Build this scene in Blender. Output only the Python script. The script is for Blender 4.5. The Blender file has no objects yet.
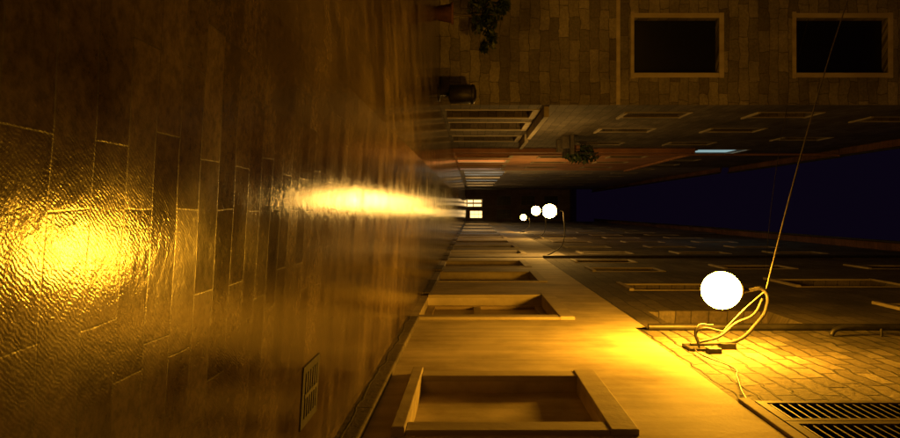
import bpy, math, random
from mathutils import Vector
random.seed(7)
S=bpy.context.scene
S.view_settings.view_transform='Standard'; S.view_settings.look='None'; S.view_settings.exposure=0
COL=S.collection
# ------------------------------------------------ materials
def newmat(name):
    m=bpy.data.materials.new(name); m.use_nodes=True
    nt=m.node_tree; b=nt.nodes['Principled BSDF']; return m,nt,b
def N(nt,t,**kw):
    n=nt.nodes.new(t)
    for k,v in kw.items():
        if k.startswith('i_'): n.inputs[k[2:].replace('_',' ')].default_value=v
        else: setattr(n,k,v)
    return n
def ramp(nt,stops):
    r=N(nt,'ShaderNodeValToRGB'); e=r.color_ramp.elements
    e[0].position,e[0].color=stops[0][0],(*stops[0][1],1); e[1].position,e[1].color=stops[-1][0],(*stops[-1][1],1)
    for p,c in stops[1:-1]:
        x=e.new(p); x.color=(*c,1)
    return r
def mixc(nt,mode,fac,a,b):
    m=N(nt,'ShaderNodeMix',data_type='RGBA',blend_type=mode)
    for i,v in ((0,fac),(6,a),(7,b)):
        if isinstance(v,bpy.types.NodeSocket): nt.links.new(v,m.inputs[i])
        else: m.inputs[i].default_value=v if i==0 else (*v,1)
    return m.outputs[2]
def math_(nt,op,a,b=0.0,c=None):
    m=N(nt,'ShaderNodeMath',operation=op)
    for i,v in enumerate((a,b) if c is None else (a,b,c)):
        if isinstance(v,bpy.types.NodeSocket): nt.links.new(v,m.inputs[i])
        else: m.inputs[i].default_value=v
    return m.outputs[0]
def stone(name,c1,c2,mortar,bw,bh,rough=.85,bump=.5,msize=.012,dist=.03):
    m,nt,b=newmat(name); L=nt.links.new
    uv=N(nt,'ShaderNodeTexCoord').outputs['UV']
    nz=N(nt,'ShaderNodeTexNoise',i_Scale=2.2,i_Detail=3.0); L(uv,nz.inputs[0])
    sub=N(nt,'ShaderNodeVectorMath',operation='SUBTRACT'); L(nz.outputs['Color'],sub.inputs[0]); sub.inputs[1].default_value=(.5,.5,.5)
    sc=N(nt,'ShaderNodeVectorMath',operation='SCALE'); L(sub.outputs[0],sc.inputs[0]); sc.inputs['Scale'].default_value=dist*4
    ad=N(nt,'ShaderNodeVectorMath',operation='ADD'); L(uv,ad.inputs[0]); L(sc.outputs[0],ad.inputs[1])
    br=N(nt,'ShaderNodeTexBrick'); L(ad.outputs[0],br.inputs['Vector'])
    br.inputs['Color1'].default_value=(*c1,1); br.inputs['Color2'].default_value=(*c2,1); br.inputs['Mortar'].default_value=(*mortar,1)
    br.inputs['Scale'].default_value=1; br.inputs['Brick Width'].default_value=bw; br.inputs['Row Height'].default_value=bh
    br.inputs['Mortar Size'].default_value=msize; br.inputs['Mortar Smooth'].default_value=.6; br.squash=1.5; br.squash_frequency=3; br.offset=.42
    n2=N(nt,'ShaderNodeTexNoise',i_Scale=.45,i_Detail=4.0,i_Roughness=.65); L(uv,n2.inputs[0])
    r2=ramp(nt,[(.3,(.35,.33,.3)),(.62,(1,1,1))]); L(n2.outputs[0],r2.inputs[0])
    n3=N(nt,'ShaderNodeTexNoise',i_Scale=14.0,i_Detail=3.0,i_Roughness=.7); L(uv,n3.inputs[0])
    r3=ramp(nt,[(.3,(.6,.6,.6)),(.7,(1.1,1.1,1.1))]); L(n3.outputs[0],r3.inputs[0])
    c=mixc(nt,'MULTIPLY',1.0,br.outputs[0],r2.outputs[0]); c=mixc(nt,'MULTIPLY',1.0,c,r3.outputs[0])
    L(c,b.inputs['Base Color']); b.inputs['Roughness'].default_value=rough
    h=math_(nt,'SUBTRACT',math_(nt,'MULTIPLY',n3.outputs[0],.6),br.outputs['Fac'])
    bp=N(nt,'ShaderNodeBump',i_Strength=bump,i_Distance=.03); L(h,bp.inputs['Height']); L(bp.outputs[0],b.inputs['Normal'])
    return m
def plaster(name,c,rough=.8,dirt=.55,bump=.25,scale=1.0):
    m,nt,b=newmat(name); L=nt.links.new
    tc=N(nt,'ShaderNodeTexCoord').outputs['Object']
    n1=N(nt,'ShaderNodeTexNoise',i_Scale=.7*scale,i_Detail=5.0,i_Roughness=.65); L(tc,n1.inputs[0])
    r1=ramp(nt,[(.28,(dirt,dirt*.95,dirt*.85)),(.6,(1,1,1))]); L(n1.outputs[0],r1.inputs[0])
    mp=N(nt,'ShaderNodeMapping'); mp.inputs['Scale'].default_value=(3,3,.35); L(tc,mp.inputs[0])
    n2=N(nt,'ShaderNodeTexNoise',i_Scale=1.3*scale,i_Detail=3.0); L(mp.outputs[0],n2.inputs[0])
    r2=ramp(nt,[(.35,(.72,.7,.66)),(.6,(1,1,1))]); L(n2.outputs[0],r2.inputs[0])
    c0=mixc(nt,'MULTIPLY',1.0,c,r1.outputs[0]); c0=mixc(nt,'MULTIPLY',.8,c0,r2.outputs[0])
    L(c0,b.inputs['Base Color']); b.inputs['Roughness'].default_value=rough
    n3=N(nt,'ShaderNodeTexNoise',i_Scale=22.0,i_Detail=3.0); L(tc,n3.inputs[0])
    bp=N(nt,'ShaderNodeBump',i_Strength=bump,i_Distance=.01); L(n3.outputs[0],bp.inputs['Height']); L(bp.outputs[0],b.inputs['Normal'])
    return m
def plain(name,c,rough=.6,metal=0.0):
    m,nt,b=newmat(name); L=nt.links.new
    tc=N(nt,'ShaderNodeTexCoord').outputs['Object']
    n1=N(nt,'ShaderNodeTexNoise',i_Scale=9.0,i_Detail=3.0); L(tc,n1.inputs[0])
    r=ramp(nt,[(.3,tuple(x*.55 for x in c)),(.7,c)]); L(n1.outputs[0],r.inputs[0]); L(r.outputs[0],b.inputs['Base Color'])
    b.inputs['Roughness'].default_value=rough; b.inputs['Metallic'].default_value=metal; return m
def emis(name,c,s,samp=True):
    m,nt,b=newmat(name); b.inputs['Base Color'].default_value=(.8,.8,.75,1)
    if not samp: m.cycles.emission_sampling='NONE'
    b.inputs['Emission Color'].default_value=(*c,1); b.inputs['Emission Strength'].default_value=s; return m

M_stoneA=stone('rubble_stone_warm',(.32,.275,.21),(.14,.115,.085),(.05,.042,.03),.40,.19,bump=1.0,msize=.02,dist=.045)
M_stoneB=stone('ashlar_stone_pale',(.38,.34,.26),(.16,.14,.11),(.10,.085,.065),.6,.28,dist=.05)
M_stoneC=stone('ashlar_stone_dark',(.22,.185,.15),(.13,.105,.085),(.06,.05,.04),.55,.28)
M_pl=plaster('cream_plaster',(.64,.56,.43),dirt=.5,scale=1.3)
M_plB=plaster('ochre_plaster',(.45,.34,.2))
M_plP=plaster('terracotta_plaster',(.55,.27,.14))
M_plG=plaster('grey_plaster',(.34,.30,.26))
M_trim=plaster('limestone_trim',(.48,.42,.33),dirt=.7,bump=.4)
M_wood=plain('shutter_wood',(.13,.10,.06),.6)
M_door=plaster('door_wood_paint',(.36,.28,.18),rough=.5,dirt=.6,bump=.15)
M_dark=plain('dark_glass',(.006,.006,.012),.35)
M_iron=plain('wrought_iron',(.05,.045,.04),.5,.6)
M_steel=plain('weathered_pipe',(.035,.03,.025),.7,.0)
M_cable=plain('cable_rubber',(.2,.18,.15),.6)
M_tile=stone('roof_tiles',(.33,.15,.08),(.24,.11,.07),(.08,.04,.03),.2,.35)
M_leaf=plain('leaf',(.035,.06,.018),.55)
M_pot=plain('terracotta_pot',(.2,.09,.05),.8)
M_globe=emis('lamp_globe_glass',(1,.42,.02),470)
M_globeF=emis('lamp_globe_glass_far',(1,.53,.10),105)
M_globeFill=emis('fill_lamp_globe_glass',(1,.42,.04),42)  # globe glow of the two added, unseen fill lamps
M_blue=emis('cool_lit_window',(.45,.75,.8),.5,False)
M_shopc=emis('cool_lit_shop',(.75,.85,.8),1.0,False)
M_shopw=emis('warm_lit_shop',(1,.62,.22),2.6,False)
# paving
def paving():
    m,nt,b=newmat('polished_limestone_paving'); L=nt.links.new
    tc=N(nt,'ShaderNodeTexCoord').outputs['Object']
    nz=N(nt,'ShaderNodeTexNoise',i_Scale=1.6,i_Detail=3.0); L(tc,nz.inputs[0])
    sub=N(nt,'ShaderNodeVectorMath',operation='SUBTRACT'); L(nz.outputs['Color'],sub.inputs[0]); sub.inputs[1].default_value=(.5,.5,.5)
    sc=N(nt,'ShaderNodeVectorMath',operation='SCALE'); L(sub.outputs[0],sc.inputs[0]); sc.inputs['Scale'].default_value=.05
    ad=N(nt,'ShaderNodeVectorMath',operation='ADD'); L(tc,ad.inputs[0]); L(sc.outputs[0],ad.inputs[1])
    br=N(nt,'ShaderNodeTexBrick'); L(ad.outputs[0],br.inputs['Vector'])
    br.inputs['Color1'].default_value=(0,0,0,1); br.inputs['Color2'].default_value=(1,1,1,1); br.inputs['Mortar'].default_value=(.5,.5,.5,1)
    br.inputs['Scale'].default_value=1; br.inputs['Brick Width'].default_value=.42; br.inputs['Row Height'].default_value=.15
    br.inputs['Mortar Size'].default_value=.004; br.inputs['Mortar Smooth'].default_value=1; br.offset=.37; br.squash=1.35; br.squash_frequency=3
    rc=ramp(nt,[(0,(.13,.098,.064)),(.5,(.175,.132,.088)),(1,(.22,.168,.115))]); L(br.outputs[0],rc.inputs[0])
    n1=N(nt,'ShaderNodeTexNoise',i_Scale=.75,i_Detail=5.0,i_Roughness=.65); L(tc,n1.inputs[0])
    r1=ramp(nt,[(.38,(.34,.30,.26)),(.58,(1,1,1))]); L(n1.outputs[0],r1.inputs[0])
    n2=N(nt,'ShaderNodeTexNoise',i_Scale=34.0,i_Detail=4.0,i_Roughness=.7); L(tc,n2.inputs[0])
    r2=ramp(nt,[(.35,(.55,.55,.55)),(.62,(1.1,1.1,1.1))]); L(n2.outputs[0],r2.inputs[0])
    c=mixc(nt,'MULTIPLY',1.0,rc.outputs[0],r1.outputs[0]); c=mixc(nt,'MULTIPLY',1.0,c,r2.outputs[0])
    c=mixc(nt,'MIX',math_(nt,'MULTIPLY',br.outputs['Fac'],.65),c,(.03,.024,.018))
    L(c,b.inputs['Base Color'])
    n5=N(nt,'ShaderNodeTexNoise',i_Scale=3.0,i_Detail=3.0); L(tc,n5.inputs[0])
    rr=math_(nt,'ADD',.02,math_(nt,'MULTIPLY',n5.outputs[0],.2))
    rr=math_(nt,'ADD',rr,math_(nt,'MULTIPLY',br.outputs[0],.05))
    rr=math_(nt,'ADD',rr,math_(nt,'MULTIPLY',br.outputs['Fac'],.12)); L(rr,b.inputs['Roughness'])
    b.inputs['IOR'].default_value=1.42
    mp=N(nt,'ShaderNodeMapping'); mp.inputs['Rotation'].default_value=(0,0,math.radians(38)); L(tc,mp.inputs[0])
    wv=N(nt,'ShaderNodeTexWave',i_Scale=34.0,i_Distortion=9.0,i_Detail=2.0); wv.inputs['Detail Scale'].default_value=.8; L(mp.outputs[0],wv.inputs[0])
    n4=N(nt,'ShaderNodeTexNoise',i_Scale=8.0,i_Detail=2.0); L(tc,n4.inputs[0])
    h=math_(nt,'ADD',math_(nt,'MULTIPLY',wv.outputs['Fac'],.00009),math_(nt,'MULTIPLY',n2.outputs[0],.0007))
    h=math_(nt,'ADD',h,math_(nt,'MULTIPLY',n4.outputs[0],.0013))
    h=math_(nt,'SUBTRACT',h,math_(nt,'MULTIPLY',br.outputs['Fac'],.00012))
    bp=N(nt,'ShaderNodeBump',i_Strength=1.0,i_Distance=1.0); L(h,bp.inputs['Height']); L(bp.outputs[0],b.inputs['Normal'])
    return m
M_pave=paving()
# ------------------------------------------------ mesh helpers
def empty(name,loc=(0,0,0)):
    o=bpy.data.objects.new(name,None); COL.objects.link(o); o.location=loc; o.empty_display_size=.2; return o
def mk(name,vs,fs,mats,parent=None,uvs=None,mi=None,smooth=False,bevel=0):
    me=bpy.data.meshes.new(name); me.from_pydata([tuple(v) for v in vs],[],fs)
    for m in mats: me.materials.append(m)
    if uvs:
        l=me.uv_layers.new(name='UVMap'); k=0
        for f in fs:
            for vi in f: l.data[k].uv=uvs[vi]; k+=1
    if mi:
        for p,i in zip(me.polygons,mi): p.material_index=i
    if smooth:
        for p in me.polygons: p.use_smooth=True
    me.update(); o=bpy.data.objects.new(name,me); COL.objects.link(o)
    if parent: o.parent=parent
    if bevel:
        b=o.modifiers.new('bevel','BEVEL'); b.width=bevel; b.segments=2; b.limit_method='ANGLE'
    return o
class Acc:
    def __init__(s): s.v=[];s.f=[];s.uv=[]
    def quad(s,p,uv=None):
        b=len(s.v); s.v+=p; s.f.append(tuple(range(b,b+len(p)))); s.uv+= uv or [(0,0)]*len(p)
    def box(s,F,a,b):
        (u0,z0,d0),(u1,z1,d1)=a,b
        P=[(u0,z0,d0),(u1,z0,d0),(u1,z1,d0),(u0,z1,d0),(u0,z0,d1),(u1,z0,d1),(u1,z1,d1),(u0,z1,d1)]
        i=len(s.v); s.v+=[F(*p) for p in P]; s.uv+=[(p[0]+p[2],p[1]) for p in P]
        for q in ((3,2,1,0),(4,5,6,7),(0,1,5,4),(1,2,6,5),(2,3,7,6),(3,0,4,7)): s.f.append(tuple(i+k for k in q))
    def make(s,name,mat,parent,bevel=0): 
        if s.f: return mk(name,s.v,s.f,[mat],parent,s.uv,bevel=bevel)
def tube(name,pts,r,mat,parent=None,poly=False):
    c=bpy.data.curves.new(name,'CURVE'); c.dimensions='3D'; c.bevel_depth=r; c.bevel_resolution=3; c.resolution_u=8
    if poly:
        s=c.splines.new('POLY'); s.points.add(len(pts)-1)
        for p,q in zip(s.points,pts): p.co=(*q,1)
    else:
        s=c.splines.new('BEZIER'); s.bezier_points.add(len(pts)-1)
        for p,q in zip(s.bezier_points,pts): p.co=q; p.handle_left_type=p.handle_right_type='AUTO'
    c.use_fill_caps=True; c.materials.append(mat)
    o=bpy.data.objects.new(name,c); COL.objects.link(o)
    if parent:o.parent=parent
    return o
def lathe(name,prof,mat,parent,loc,seg=32,smooth=True):
    vs=[];fs=[]
    for r,z in prof:
        for i in range(seg):
            a=2*math.pi*i/seg; vs.append((loc[0]+r*math.cos(a),loc[1]+r*math.sin(a),loc[2]+z))
    for j in range(len(prof)-1):
        for i in range(seg):
            a=j*seg+i;b_=j*seg+(i+1)%seg; fs.append((a,b_,b_+seg,a+seg))
    fs.append(tuple(range(seg))[::-1]); k=(len(prof)-1)*seg; fs.append(tuple(range(k,k+seg)))
    return mk(name,vs,fs,[mat],parent,smooth=smooth)
def FR(x): return lambda u,z,d: Vector((x-d,u,z))
def FL(x): return lambda u,z,d: Vector((x+d,u,z))
def FF(y): return lambda u,z,d: Vector((u,y-d,z))
def wall(parent,F,u0,u1,z0,z1,ops,mat,name='wall'):
    ops=[o for o in ops if o['u1']<=u1+1e-6 and o['u0']>=u0-1e-6]
    us=sorted({u0,u1,*[o['u0'] for o in ops],*[o['u1'] for o in ops]})
    zs=sorted({z0,z1,*[o['z0'] for o in ops],*[o['z1'] for o in ops]})
    A=Acc()
    for a,b in zip(us,us[1:]):
        for c,d in zip(zs,zs[1:]):
            um,zm=(a+b)/2,(c+d)/2
            if any(o['u0']<um<o['u1'] and o['z0']<zm<o['z1'] for o in ops): continue
            A.quad([F(a,c,0),F(b,c,0),F(b,d,0),F(a,d,0)],[(a,c),(b,c),(b,d),(a,d)])
    for o in ops:
        a,b,c,d,t=o['u0'],o['u1'],o['z0'],o['z1'],-o.get('depth',.2)
        for p in ([(a,c,0),(a,d,0),(a,d,t),(a,c,t)],[(b,c,0),(b,d,0),(b,d,t),(b,c,t)],[(a,c,0),(b,c,0),(b,c,t),(a,c,t)],[(a,d,0),(b,d,0),(b,d,t),(a,d,t)]):
            A.quad([F(*q) for q in p],[(q[0]+q[2],q[1]) for q in p])
    A.make(name,mat,parent)
    fr=Acc(); sh={} 
    bk={}; bars=Acc()
    for o in ops:
        a,b,c,d,t=o['u0'],o['u1'],o['z0'],o['z1'],-o.get('depth',.2)
        B=bk.setdefault(o.get('back',M_dark).name,(Acc(),o.get('back',M_dark)))[0]
        B.quad([F(a,c,t),F(b,c,t),F(b,d,t),F(a,d,t)],[(a,c),(b,c),(b,d),(a,d)])
        w=o.get('frame',.07); e=.004; pr=o.get('proud',.015)
        if w:
            fr.box(F,(a-w,c,-.02),(a+e,d-e,pr)); fr.box(F,(b-e,c,-.02),(b+w,d-e,pr))
            fr.box(F,(a-w-.01,d-e+.001,-.02),(b+w+.01,d+w,pr+.01))
            if o.get('sill',1): fr.box(F,(a-w-.03,c-.1,-.02),(b+w+.03,c-.001,pr+.035))
        k=o.get('kind','win')
        if k=='win':
            s=.05
            for q in ((a+e,a+s),(b-s,b-e),((a+b)/2-.03,(a+b)/2+.03)): bars.box(F,(q[0],c+e,t+.003),(q[1],d-e,t+.05))
            for zz in (c+e,c+(d-c)*.36,c+(d-c)*.7,d-s): bars.box(F,(a+s+.001,zz,t+.006),((a+b)/2-.031,zz+.035,t+.045)); bars.box(F,((a+b)/2+.031,zz,t+.006),(b-s-.001,zz+.035,t+.045))
        elif k=='shut':
            X=sh.setdefault('s',Acc()); m=(a+b)/2; dd=o.get('sd',-.03)
            for (p,q) in ((a+.01,m-.006),(m+.006,b-.01)):
                X.box(F,(p,c+.01,-.05+dd),(p+.06,d-.01,dd)); X.box(F,(q-.06,c+.01,-.05+dd),(q,d-.01,dd))
                X.box(F,(p+.061,c+.01,-.05+dd),(q-.061,c+.08,dd)); X.box(F,(p+.061,d-.08,-.05+dd),(q-.061,d-.01,dd))
                z=c+.1
                st=o.get('st',.07)
                while z<d-.11:
                    i=len(X.v)
                    P=[(p+.061,z,dd-.008),(q-.061,z,dd-.008),(q-.061,z+.045,dd-.042),(p+.061,z+.045,dd-.042),
                       (p+.061,z+.01,dd-.005),(q-.061,z+.01,dd-.005),(q-.061,z+.055,dd-.039),(p+.061,z+.055,dd-.039)]
                    X.v+=[F(*r) for r in P]; X.uv+=[(0,0)]*8
                    for r in ((3,2,1,0),(4,5,6,7),(0,1,5,4),(1,2,6,5),(2,3,7,6),(3,0,4,7)): X.f.append(tuple(i+kk for kk in r))
                    z+=st
        elif k=='door':
            X=sh.setdefault('d',Acc()); m=(a+b)/2
            for (p,q) in ((a+e,m-.004),(m+.004,b-e)):
                X.box(F,(p,c+.01,t+.003),(p+.12,d-e,t+.06)); X.box(F,(q-.12,c+.01,t+.003),(q,d-e,t+.06))
                for zz in (c+.01,c+(d-c)*.4,d-.14): X.box(F,(p+.121,zz,t+.003),(q-.121,zz+.13,t+.055))
    fr.make('window_surrounds',M_trim,parent,bevel=.008); bars.make('casements',M_wood,parent)
    if 's' in sh: sh['s'].make('shutters',M_wood,parent)
    if 'd' in sh: sh['d'].make('door_panels',M_door,parent,bevel=.006)
    for kname,(B,m) in bk.items(): B.make('opening_backs_'+kname,m,parent)
def roof(parent,F,u0,u1,z,over,depth=5,rise=1.6):
    A=Acc()
    P=[(u0,z,over),(u1,z,over),(u1,z+rise,-depth),(u0,z+rise,-depth)]
    A.quad([F(*p) for p in P],[(p[0],p[2]) for p in P])
    P=[(u0,z-.06,over),(u1,z-.06,over),(u1,z-.02,-.05),(u0,z-.02,-.05)]
    A.quad([F(*p) for p in P],[(p[0],p[2]) for p in P])
    P=[(u0,z-.06,over),(u1,z-.06,over),(u1,z,over),(u0,z,over)]
    A.quad([F(*p) for p in P],[(p[0],p[2]) for p in P])
    for q in (u0,u1):
        P=[(q,z-.06,over),(q,z,over),(q,z+rise,-depth),(q,z-.02,-depth)]
        A.quad([F(*p) for p in P],[(p[2],p[1]) for p in P])
    A.make('roof',M_tile,parent)
    T=Acc(); u=u0+.1
    while u<u1-.1:
        T.box(F,(u,z+.002,over-.25),(u+.1,z+.075,over+.03)); u+=.21
    T.make('eave_tiles',M_tile,parent,bevel=.02)
    tube('gutter',[F(u0,z-.1,over+.02),F(u1,z-.1,over+.02)],.055,M_steel,parent,poly=True)
def closeblock(parent,F,u0,u1,z1,depth,mat,sides=(1,1)):
    A=Acc()
    for q,sd in ((u0,sides[0]),(u1,sides[1])):
        if sd:
            P=[(q,-.6,-.001),(q,-.6,-depth),(q,z1,-depth),(q,z1,-.001)]
            A.quad([F(*p) for p in P],[(p[2],p[1]) for p in P])
    P=[(u0,-.6,-depth),(u1,-.6,-depth),(u1,z1,-depth),(u0,z1,-depth)]
    A.quad([F(*p) for p in P],[(p[0],p[1]) for p in P])
    A.make('side_walls',mat,parent)
def win(u,z,w=.95,h=1.5,**k): return dict(u0=u-w/2,u1=u+w/2,z0=z,z1=z+h,**k)

# ------------------------------------------------ ground (paving falls gently towards the right-hand wall)
xs=[-300,-40,-6.4,-3.0,-.8,0,.5,1.0,1.7,3,40,300]
def gz(x):
    if x<-3: return 0.0
    if x<-.8: return .098*(x+3)/2.2
    return .05-.06*min(x,1.7)
ys=[-300,-40,-8,0,4,8,16,30,60,110,300]
vs=[(x,y,gz(x)) for y in ys for x in xs]; n=len(xs)
fs=[(j*n+i,j*n+i+1,(j+1)*n+i+1,(j+1)*n+i) for j in range(len(ys)-1) for i in range(n-1)]
mk('street_paving',vs,fs,[M_pave],smooth=False)

# ------------------------------------------------ right side buildings
XR=1.64
def rbuild(name,y0,y1,H,lower,zl,stonem,ops,xo=0.0,sides=(1,1),lowmat=True):
    e=empty(name,(0,0,0)); F=FR(XR+xo)
    lo=[o for o in ops if o['z1']<=zl]; up=[o for o in ops if o['z0']>=zl]
    wall(e,FR(XR+xo-.025),y0,y1,-.3,zl,lo,lower,'ground_floor_wall')
    wall(e,F,y0,y1,zl,H,up,stonem,'upper_wall')
    A=Acc(); A.quad([F(y0,zl,.025),F(y1,zl,.025),F(y1,zl+.02,0),F(y0,zl+.02,0)]); A.make('plaster_edge',lower,e)
    roof(e,F,y0,y1,H,.34); closeblock(e,F,y0,y1,H,6,stonem,sides)
    P=Acc(); segs=[]; cur=y0+.002
    for o in sorted([o for o in lo if o['z0']<.2],key=lambda o:o['u0']):
        segs.append((cur,o['u0']-o.get('frame',.13)-.03)); cur=o['u1']+o.get('frame',.13)+.03
    segs.append((cur,y1-.002))
    for a,b in segs:
        if b-a>.1: P.box(F,(a,-.2,-.02),(b,.12,.085))
    P.make('plinth',M_stoneC,e,bevel=.015)
    return e
zA=3.14
rbuild('stone_house',-7,9.3,18,M_pl,zA,M_stoneA,[
  dict(u0=5.05,u1=6.45,z0=.42,z1=1.9,depth=.13,back=M_pl,frame=.2,kind='none',proud=.035),
  dict(u0=.6,u1=1.9,z0=.1,z1=2.3,depth=.25,back=M_door,frame=.18,kind='door',sill=0),
  dict(u0=-4,u1=-2.8,z0=.1,z1=2.3,depth=.25,back=M_door,frame=.18,kind='door',sill=0),
  dict(u0=4.55,u1=5.65,z0=3.25,z1=4.75,kind='shut',st=.075,sd=.05,frame=.05),
  dict(u0=1.0,u1=2.1,z0=3.25,z1=4.75,kind='shut',frame=.1,sd=.06),
  win(-3,3.2,1,1.5,kind='shut'),
  win(7.2,6.6,1,1.6,kind='shut'),win(4.6,6.8,1,1.6),win(1,6.8,1,1.6),
  win(7.2,10.2,1,1.6),win(4.6,10.2,1,1.6,kind='shut'),win(7.2,13.6,1,1.6),win(4.6,13.6,1,1.6)],sides=(1,0))
rbuild('plastered_house',9.303,23,18.4,M_pl,3.3,M_stoneC,[
  dict(u0=10.2,u1=12.6,z0=.08,z1=2.2,depth=.22,back=M_door,frame=.22,kind='door',sill=0,proud=.04),
  dict(u0=15.4,u1=17.6,z0=.08,z1=2.4,depth=.25,back=M_door,frame=.2,kind='door',sill=0),
  dict(u0=19.4,u1=21.4,z0=.08,z1=2.4,depth=.25,back=M_door,frame=.2,kind='door',sill=0),
  dict(u0=9.6,u1=11.0,z0=3.75,z1=5.7,kind='none',frame=0),
  win(14.4,4.2,1.1,1.8),win(18.6,4.2,1.1,1.8,kind='shut'),win(21.6,4.2,1,1.8),
  win(11.2,8.0,1.1,1.9,kind='shut'),win(15.2,7.9,1.5,2.4,kind='none',frame=.05),win(19.4,8,1.1,1.9),
  win(11.2,12,1.1,1.9),win(15.2,12,1.1,1.9),win(19.4,12,1.1,1.9,kind='shut'),win(12.5,15.2,1,1.6),win(18,15.2,1,1.6)],xo=.003,sides=(0,0))
rbuild('tall_townhouse',23.003,46,17.6,M_plG,4.2,M_stoneC,[
  *[dict(u0=u,u1=u+2.0,z0=.08,z1=2.7,depth=.3,back=M_door,frame=.2,kind='door',sill=0) for u in (24.5,28.5,33,38,42)],
  *[win(u,z,1.1,1.8,kind=random.choice(['win','shut'])) for u in (25.5,29.5,34,39,43.5) for z in (5,8.6,12.2)]],xo=-.02,sides=(1,1))
rbuild('corner_townhouse',46.003,97,18.5,M_plB,4,M_plG,[
  *[dict(u0=u,u1=u+2.0,z0=.08,z1=2.7,depth=.3,back=(M_shopw if i%2==1 else M_door),frame=.2,kind='none',sill=0) for i,u in enumerate((48,53,58,63,70,77,85))],
  *[win(u,z,1.1,1.8,kind='win') for u in (49,54,59,65,72,80,88) for z in (5,8.6,12.2)]],xo=.01,sides=(0,1))

# ------------------------------------------------ left side buildings
e=empty('stone_palace'); F=FF(19)
wall(e,F,-9.5,-2.95,-.4,17.5,[
  dict(u0=-5.4,u1=-3.85,z0=5.45,z1=7.85,frame=.13,depth=.3,kind='none'),
  dict(u0=-5.4,u1=-3.85,z0=10.0,z1=12.6,frame=.13,depth=.3,kind='none'),
  dict(u0=-8.6,u1=-7.1,z0=5.45,z1=7.85,frame=.13,depth=.3,kind='none'),
  dict(u0=-8.6,u1=-7.1,z0=10.0,z1=12.6,frame=.13,depth=.3,kind='none'),
  dict(u0=-8.4,u1=-7.0,z0=-.02,z1=2.6,frame=.2,depth=.3,kind='door',back=M_door,sill=0),
  ],M_stoneB,'front_facade')
roof(e,F,-9.5,-2.7,17.5,.4)
A=Acc(); A.box(F,(-9.5,4.95,-.02),(-2.95,5.06,.04)); A.make('string_courses',M_trim,e,bevel=.01)
XL=-2.95
F=FL(XL)
wall(e,F,19.0,32.5,-.4,18.6,[
  dict(u0=20.0,u1=21.6,z0=.1,z1=2.7,depth=.3,back=M_door,frame=.2,kind='door',sill=0),
  dict(u0=22.8,u1=24.8,z0=.1,z1=2.7,depth=.3,back=M_door,frame=.2,kind='door',sill=0),
  dict(u0=27,u1=29.0,z0=.1,z1=2.7,depth=.3,back=M_door,frame=.2,kind='door',sill=0),
  win(21,5.6,1.1,1.9,kind='shut'),win(25,5.6,1.1,1.9),win(30,5.6,1.1,1.9),
  win(21,9.6,1.1,1.9),win(25,9.6,1.1,1.9,kind='shut'),win(30,9.6,1.1,1.9),
  win(22,13.6,1.1,1.9),win(28,13.6,1.1,1.9)],M_stoneC,'side_facade')
roof(e,F,19.0,32.5,18.6,.35)
A=Acc(); A.box(F,(19.3,2.95,-.02),(25.4,3.1,.3)); A.box(F,(26.4,2.95,-.02),(29.6,3.1,.3)); A.make('shop_hoods',M_trim,e,bevel=.01)

e=empty('terracotta_house'); F=FL(XL)
wall(e,FL(XL+.2),32.503,47,-.4,11.5,[
  *[dict(u0=u,u1=u+1.9,z0=.1,z1=2.8,depth=.3,back=b,frame=.2,kind='none',sill=0) for u,b in ((33.6,M_door),(37,M_shopw),(41,M_door),(44.3,M_shopc))],
  *[win(u,z,1.1,1.8,kind='shut') for u in (35,39,43.5) for z in (4.4,8)]],M_plP,'lower_facade')
wall(e,F,32.503,47,11.5,18.8,[dict(u0=33.0,u1=36.0,z0=11.9,z1=14.4,depth=.12,back=M_blue,frame=.1,kind='none'),win(40,12.4,1.1,1.8),win(44,12.4,1.1,1.8)],M_stoneC,'upper_facade')
A=Acc(); A.box(F,(32.503,11.45,-.02),(47,11.6,.3)); A.box(F,(32.4,-.4,0.001),(32.502,11.6,.2)); A.make('cornice',M_plP,e)
roof(e,F,32.503,47,18.8,.35)
e=empty('grocer_townhouse')
wall(e,F,47.003,97,-.4,18.2,[
  *[dict(u0=u,u1=u+2.4,z0=.3,z1=3.4,depth=.2,back=b,frame=.2,kind='none',sill=0) for u,b in ((48,M_shopc),(51.5,M_shopc),(55,M_shopc),(60,M_shopw),(66,M_shopc),(72,M_shopw),(80,M_shopw))],
  *[win(u,z,1.1,1.8,kind='win') for u in (49,54,59,65,72,80,88) for z in (5,8.6,12.2)]],M_plG,'facade')
roof(e,F,47.003,97,18.2,.35)
e=empty('street_end_house')
wall(e,FF(100),-14,14,-.4,15.5,[
  *[win(u,z,1.3,2) for u in (-1.4,.6) for z in (4.6,8.2,11.6)],dict(u0=-1.6,u1=-.4,z0=.1,z1=2.4,back=M_shopw,frame=.2,kind='door',sill=0),dict(u0=.1,u1=1.2,z0=.6,z1=2.4,back=M_shopw,frame=.2,kind='win')],M_plB,'facade')
roof(e,FF(100),-14,14,15.5,.4)
e=empty('neighbour_house')
wall(e,FL(-6.6),-8,15.2,-.4,14,[
  *[dict(u0=u,u1=u+1.3,z0=.0,z1=2.4,depth=.25,back=M_door,frame=.18,kind='door',sill=0) for u in (-4,2,8,12)],
  *[win(u,z,1,1.6,kind='shut') for u in (-3,2.6,8.6,12.6) for z in (4,7.6,10.8)]],M_stoneA,'facade')
roof(e,FL(-6.6),-8,15.2,14,.35); closeblock(e,FL(-6.6),-8,15.2,14,6,M_stoneA)

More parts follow.
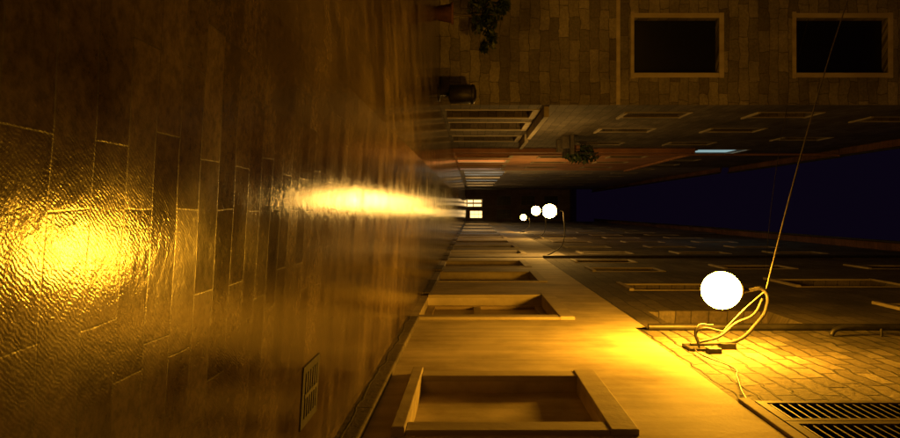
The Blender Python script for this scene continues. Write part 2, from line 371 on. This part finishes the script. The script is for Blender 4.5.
# ------------------------------------------------ street lamps, then two added fill lamps out of view
def globe(par,c,r,mat,seg=24):
    prof=[]; h=seg//2
    for i in range(1,h):
        a=math.pi*i/h; prof.append((r*math.sin(a),-r*1.04*math.cos(a)))
    lathe('globe',prof,mat,par,c,seg)
    lathe('cap',[(.02,r*1.0),(r*.42,r*.94),(r*.40,r*1.05),(r*.2,r*1.18),(.03,r*1.3),(.02,r*1.5)],M_iron,par,c,24)
def lampR(c,r,mat,xw=XR,near=False,left=False):
    p=empty('street_lamp')
    globe(p,c,r,mat,36 if near else 12); x,y,z=c
    top=z+r*1.5
    if near:
        zt=z+.55
        tube('main_arm',[(xw-.05,y+.02,z-.36),(xw-.06,y,z-.05),(xw-.10,y,z+.2),(xw-.3,y,zt-.13),(x+.22,y,zt-.02),(x,y,zt-.04),(x,y,top-.02)],.022,M_steel,p)
        tube('lower_arm',[(xw-.1,y-.12,z-.30),(xw-.16,y-.08,z-.05),(xw-.3,y-.02,z+.16),(x+.28,y,zt-.16),(x+.1,y,zt-.06)],.016,M_steel,p)
        A=Acc(); G=FR(xw)
        A.box(G,(y-.16,z-.42,-.01),(y+.16,z-.2,.035)); A.box(G,(y-.06,z-.02,-.01),(y+.08,z+.16,.07))
        A.box(G,(y-.3,z-.25,-.01),(y-.18,z-.1,.06)); A.make('wall_plate',M_iron,p,bevel=.008)
        tube('strut_a',[(xw-.03,y-.12,z-.3),(xw-.26,y-.12,z-.34),(xw-.28,y,z-.1)],.012,M_iron,p)
        tube('strut_b',[(xw-.03,y+.12,z-.22),(xw-.2,y+.06,z-.26),(xw-.2,y,z+.05)],.012,M_iron,p)
        tube('supply_cable',[(xw-.035,y-.1,z-.36),(xw-.045,y-.55,z-.42),(xw-.03,y-1.1,z-.28),(xw-.06,y-1.6,z-.44),(xw-.03,y-2.3,z-.62),(xw-.03,y-3.2,z-.66)],.007,M_iron,p)
    else:
        s=-1 if left else 1
        zt=top+.12
        tube('main_arm',[(xw-.02*s,y,z-.1),(xw-.15*s,y,z+.15),(xw-.4*s,y,zt-.05),(x+.15*s,y,zt),(x,y,zt-.03),(x,y,top-.02)],.022,M_iron,p)
        A=Acc(); A.box(FL(xw) if left else FR(xw),(y-.08,z-.25,-.01),(y+.08,z+.1,.04)); A.make('wall_plate',M_iron,p,bevel=.006)
    return p
lampR((.95,8.0,3.85),.22,M_globe,near=True)
lampR((.04,24,3.65),.25,M_globeF)
lampR((.04,37,4.4),.25,M_globeF)
lampR((.55,50,4.7),.22,M_globeF)
lampR((.7,-7.5,4.0),.22,M_globeFill)  # unseen lamp added behind the camera to light the near ground
lampR((-5.9,13.8,4.6),.2,M_globeFill,xw=-6.6,left=True)  # unseen lamp added out of frame to brighten the palace front

# ------------------------------------------------ overhead cables
def sag(a,b,s,n=14):
    a=Vector(a);b=Vector(b); return [tuple(a.lerp(b,i/n)-Vector((0,0,s*4*(i/n)*(1-i/n)))) for i in range(n+1)]
p=empty('overhead_cable'); tube('span',sag((.95,8.0,4.38),(-6.58,15.1,10.0),.12),.011,M_cable,p,poly=True)
tube('drop',sag((.95,8.0,4.38),(1.6,8.3,3.9),.04),.008,M_cable,p,poly=True)
p=empty('overhead_cable'); tube('span',sag((1.62,20,9.6),(-7.2,19-.02,10.9),.3),.009,M_iron,p,poly=True)
p=empty('wall_bracket')
tube('rod',[(1.62,8.75,5.55),(1.55,8.75,5.6),(1.5,8.75,6.3)],.03,M_iron,p); tube('tie',[(1.64,8.75,6.2),(1.5,8.75,6.2)],.018,M_iron,p,poly=True)

# ------------------------------------------------ drain grate
p=empty('drain_grate'); x0,x1,y0,y1=.84,1.18,3.6,3.98
A=Acc(); G=lambda u,z,d:Vector((u,z,gz(u)+d))
A.box(G,(x0,y0,-.01),(x1,y0+.045,.006)); A.box(G,(x0,y1-.045,-.01),(x1,y1,.006)); A.box(G,(x0,y0+.046,-.01),(x0+.045,y1-.046,.006)); A.box(G,(x1-.045,y0+.046,-.01),(x1,y1-.046,.006))
A.make('frame',plain('drain_frame_stone',(.04,.033,.026),.8),p)
A=Acc(); A.quad([G(x0+.04,y0+.04,.003),G(x1-.04,y0+.04,.003),G(x1-.04,y1-.04,.003),G(x0+.04,y1-.04,.003)]); A.make('pit_shade',plain('pit_shade_black',(.01,.01,.01),.9),p)  # flat black sheet stands in for the shade inside the drain
A=Acc(); yy=y0+.07
while yy<y1-.08: A.box(G,(x0+.046,yy,.0035),(x1-.046,yy+.022,.008)); yy+=.052
A.box(G,((x0+x1)/2-.012,y0+.046,.0038),((x0+x1)/2+.012,y1-.046,.010)); A.make('bars',M_iron,p)

# ------------------------------------------------ potted shrub / bin / balcony plants
def leaves(name,par,blobs,n,size,seed):
    rd=random.Random(seed); vs=[];fs=[]
    for i in range(n):
        c,r=rd.choice(blobs)
        d=Vector((rd.gauss(0,1),rd.gauss(0,1),rd.gauss(0,1))).normalized()*(rd.random()**.5)
        q=Vector(c)+Vector((d.x*r[0],d.y*r[1],d.z*r[2]))
        a=Vector((rd.gauss(0,1),rd.gauss(0,1),rd.gauss(0,.6))).normalized(); b=a.cross(Vector((rd.random(),rd.random(),rd.random()))).normalized()
        s=size*rd.uniform(.6,1.4); k=len(vs)
        vs+=[q-a*s,q+b*s*.35,q+a*s,q-b*s*.35]; fs.append((k,k+1,k+2,k+3))
    mk(name,vs,fs,[M_leaf],par)
p=empty('potted_shrub'); gx,gy,g0=-5.0,17.2,0
lathe('pot',[(.17,0),(.24,.36),(.28,.38),(.28,.43),(.22,.43),(.2,.38)],M_pot,p,(gx,gy,g0))
tube('trunk',[(gx,gy,g0+.36),(gx+.05,gy,.75),(gx,gy,1.15)],.03,M_wood,p)
for a in range(5): tube('limb_%d'%a,[(gx,gy,.7+.08*a),(gx+.3*math.cos(a*1.7),gy+.3*math.sin(a*1.7),1.15+.1*a)],.012,M_wood,p,poly=True)
leaves('foliage',p,[((gx-.2,gy,1.05),(.35,.3,.3)),((gx+.25,gy,1.15),(.35,.3,.3)),((gx,gy,1.4),(.35,.3,.3)),((gx+.6,gy,1.4),(.3,.2,.12)),((gx+.85,gy,1.2),(.15,.12,.1)),((gx-.6,gy,1.2),(.3,.3,.35)),((gx-.2,gy,1.7),(.25,.2,.15))],1100,.1,3)
p=empty('waste_bin'); bx,by=-3.1,18.1
lathe('base',[(.2,0),(.2,.04),(.05,.06),(.045,.3)],M_iron,p,(bx,by,0),20)
lathe('drum',[(.2,.28),(.25,.32),(.26,.85),(.24,.87),(.27,.9),(.25,.97),(.1,1.02)],M_iron,p,(bx,by,0),20)
p=empty('balcony'); F=FL(XL); A=Acc()
A.box(F,(26.4,4.75,-.02),(28.9,4.9,.75)); A.box(F,(26.7,4.45,-.02),(26.9,4.749,.5)); A.box(F,(28.4,4.45,-.02),(28.6,4.749,.5)); A.make('slab',M_stoneC,p,bevel=.01)
A=Acc(); u=26.45
while u<28.86: A.box(F,(u,4.901,.70),(u+.02,5.8,.72)); u+=.13
for d in (.0,.2,.35,.5): A.box(F,(26.42,4.901,.05+d),(26.44,5.8,.07+d)); A.box(F,(28.86,4.901,.05+d),(28.88,5.8,.07+d))
A.box(F,(26.4,5.801,.69),(28.9,5.84,.735)); A.make('railing',M_iron,p)
A=Acc(); A.box(F,(26.6,4.902,.4),(27.3,5.15,.62)); A.box(F,(27.9,4.902,.4),(28.5,5.15,.62)); A.make('planter_boxes',M_pot,p)
leaves('foliage',p,[((-2.35,26.9,5.4),(.25,.45,.4)),((-2.2,28.2,5.6),(.25,.3,.6)),((-2.1,27.0,5.0),(.2,.4,.4))],700,.1,5)
for y,x,H in ((9.2,XR-.05,17.9),(22.9,XR-.06,17.5)):
    p=empty('downpipe'); tube('pipe',[(x,y,3.3),(x,y,H-.6),(x-.2,y,H-.15)],.045,M_iron,p,poly=True)
p=empty('downpipe'); tube('pipe',[(XL+.3,32.3,.1),(XL+.3,32.3,17.8),(XL+.36,32.3,18.5)],.05,M_plP,p,poly=True)

# ------------------------------------------------ world / moonlight
w=bpy.data.worlds.new('World'); S.world=w; w.use_nodes=True; nt=w.node_tree
sky=nt.nodes.new('ShaderNodeTexSky'); sky.sky_type='NISHITA'; sky.sun_disc=False
sky.sun_elevation=math.radians(-4); sky.sun_rotation=math.radians(150)
tint=mixc(nt,'MULTIPLY',1.0,sky.outputs[0],(.2,.13,.2))
tot=mixc(nt,'ADD',1.0,tint,(.03,.014,.06))
nt.links.new(tot,nt.nodes['Background'].inputs[0]); nt.nodes['Background'].inputs[1].default_value=.08
ld=bpy.data.lights.new('moonlight','SUN'); ld.energy=.004; ld.angle=math.radians(.5); ld.color=(.7,.8,1)
lo=bpy.data.objects.new('moonlight',ld); COL.objects.link(lo); lo.rotation_euler=(math.radians(35),0,math.radians(150))
# ------------------------------------------------ camera (phone held on its side: world up = picture right)
cd=bpy.data.cameras.new('camera'); cam=bpy.data.objects.new('camera',cd); COL.objects.link(cam)
from mathutils import Matrix
R=Matrix(((0,-1,0),(0,0,-1),(1,0,0)))
cam.matrix_world=Matrix.Translation((0,0,.9))@R.to_4x4()
cd.sensor_width=36; cd.lens=27.04; cd.shift_x=-22/900; cd.shift_y=-9/900; cd.clip_end=1000; cd.clip_start=.05
S.camera=cam
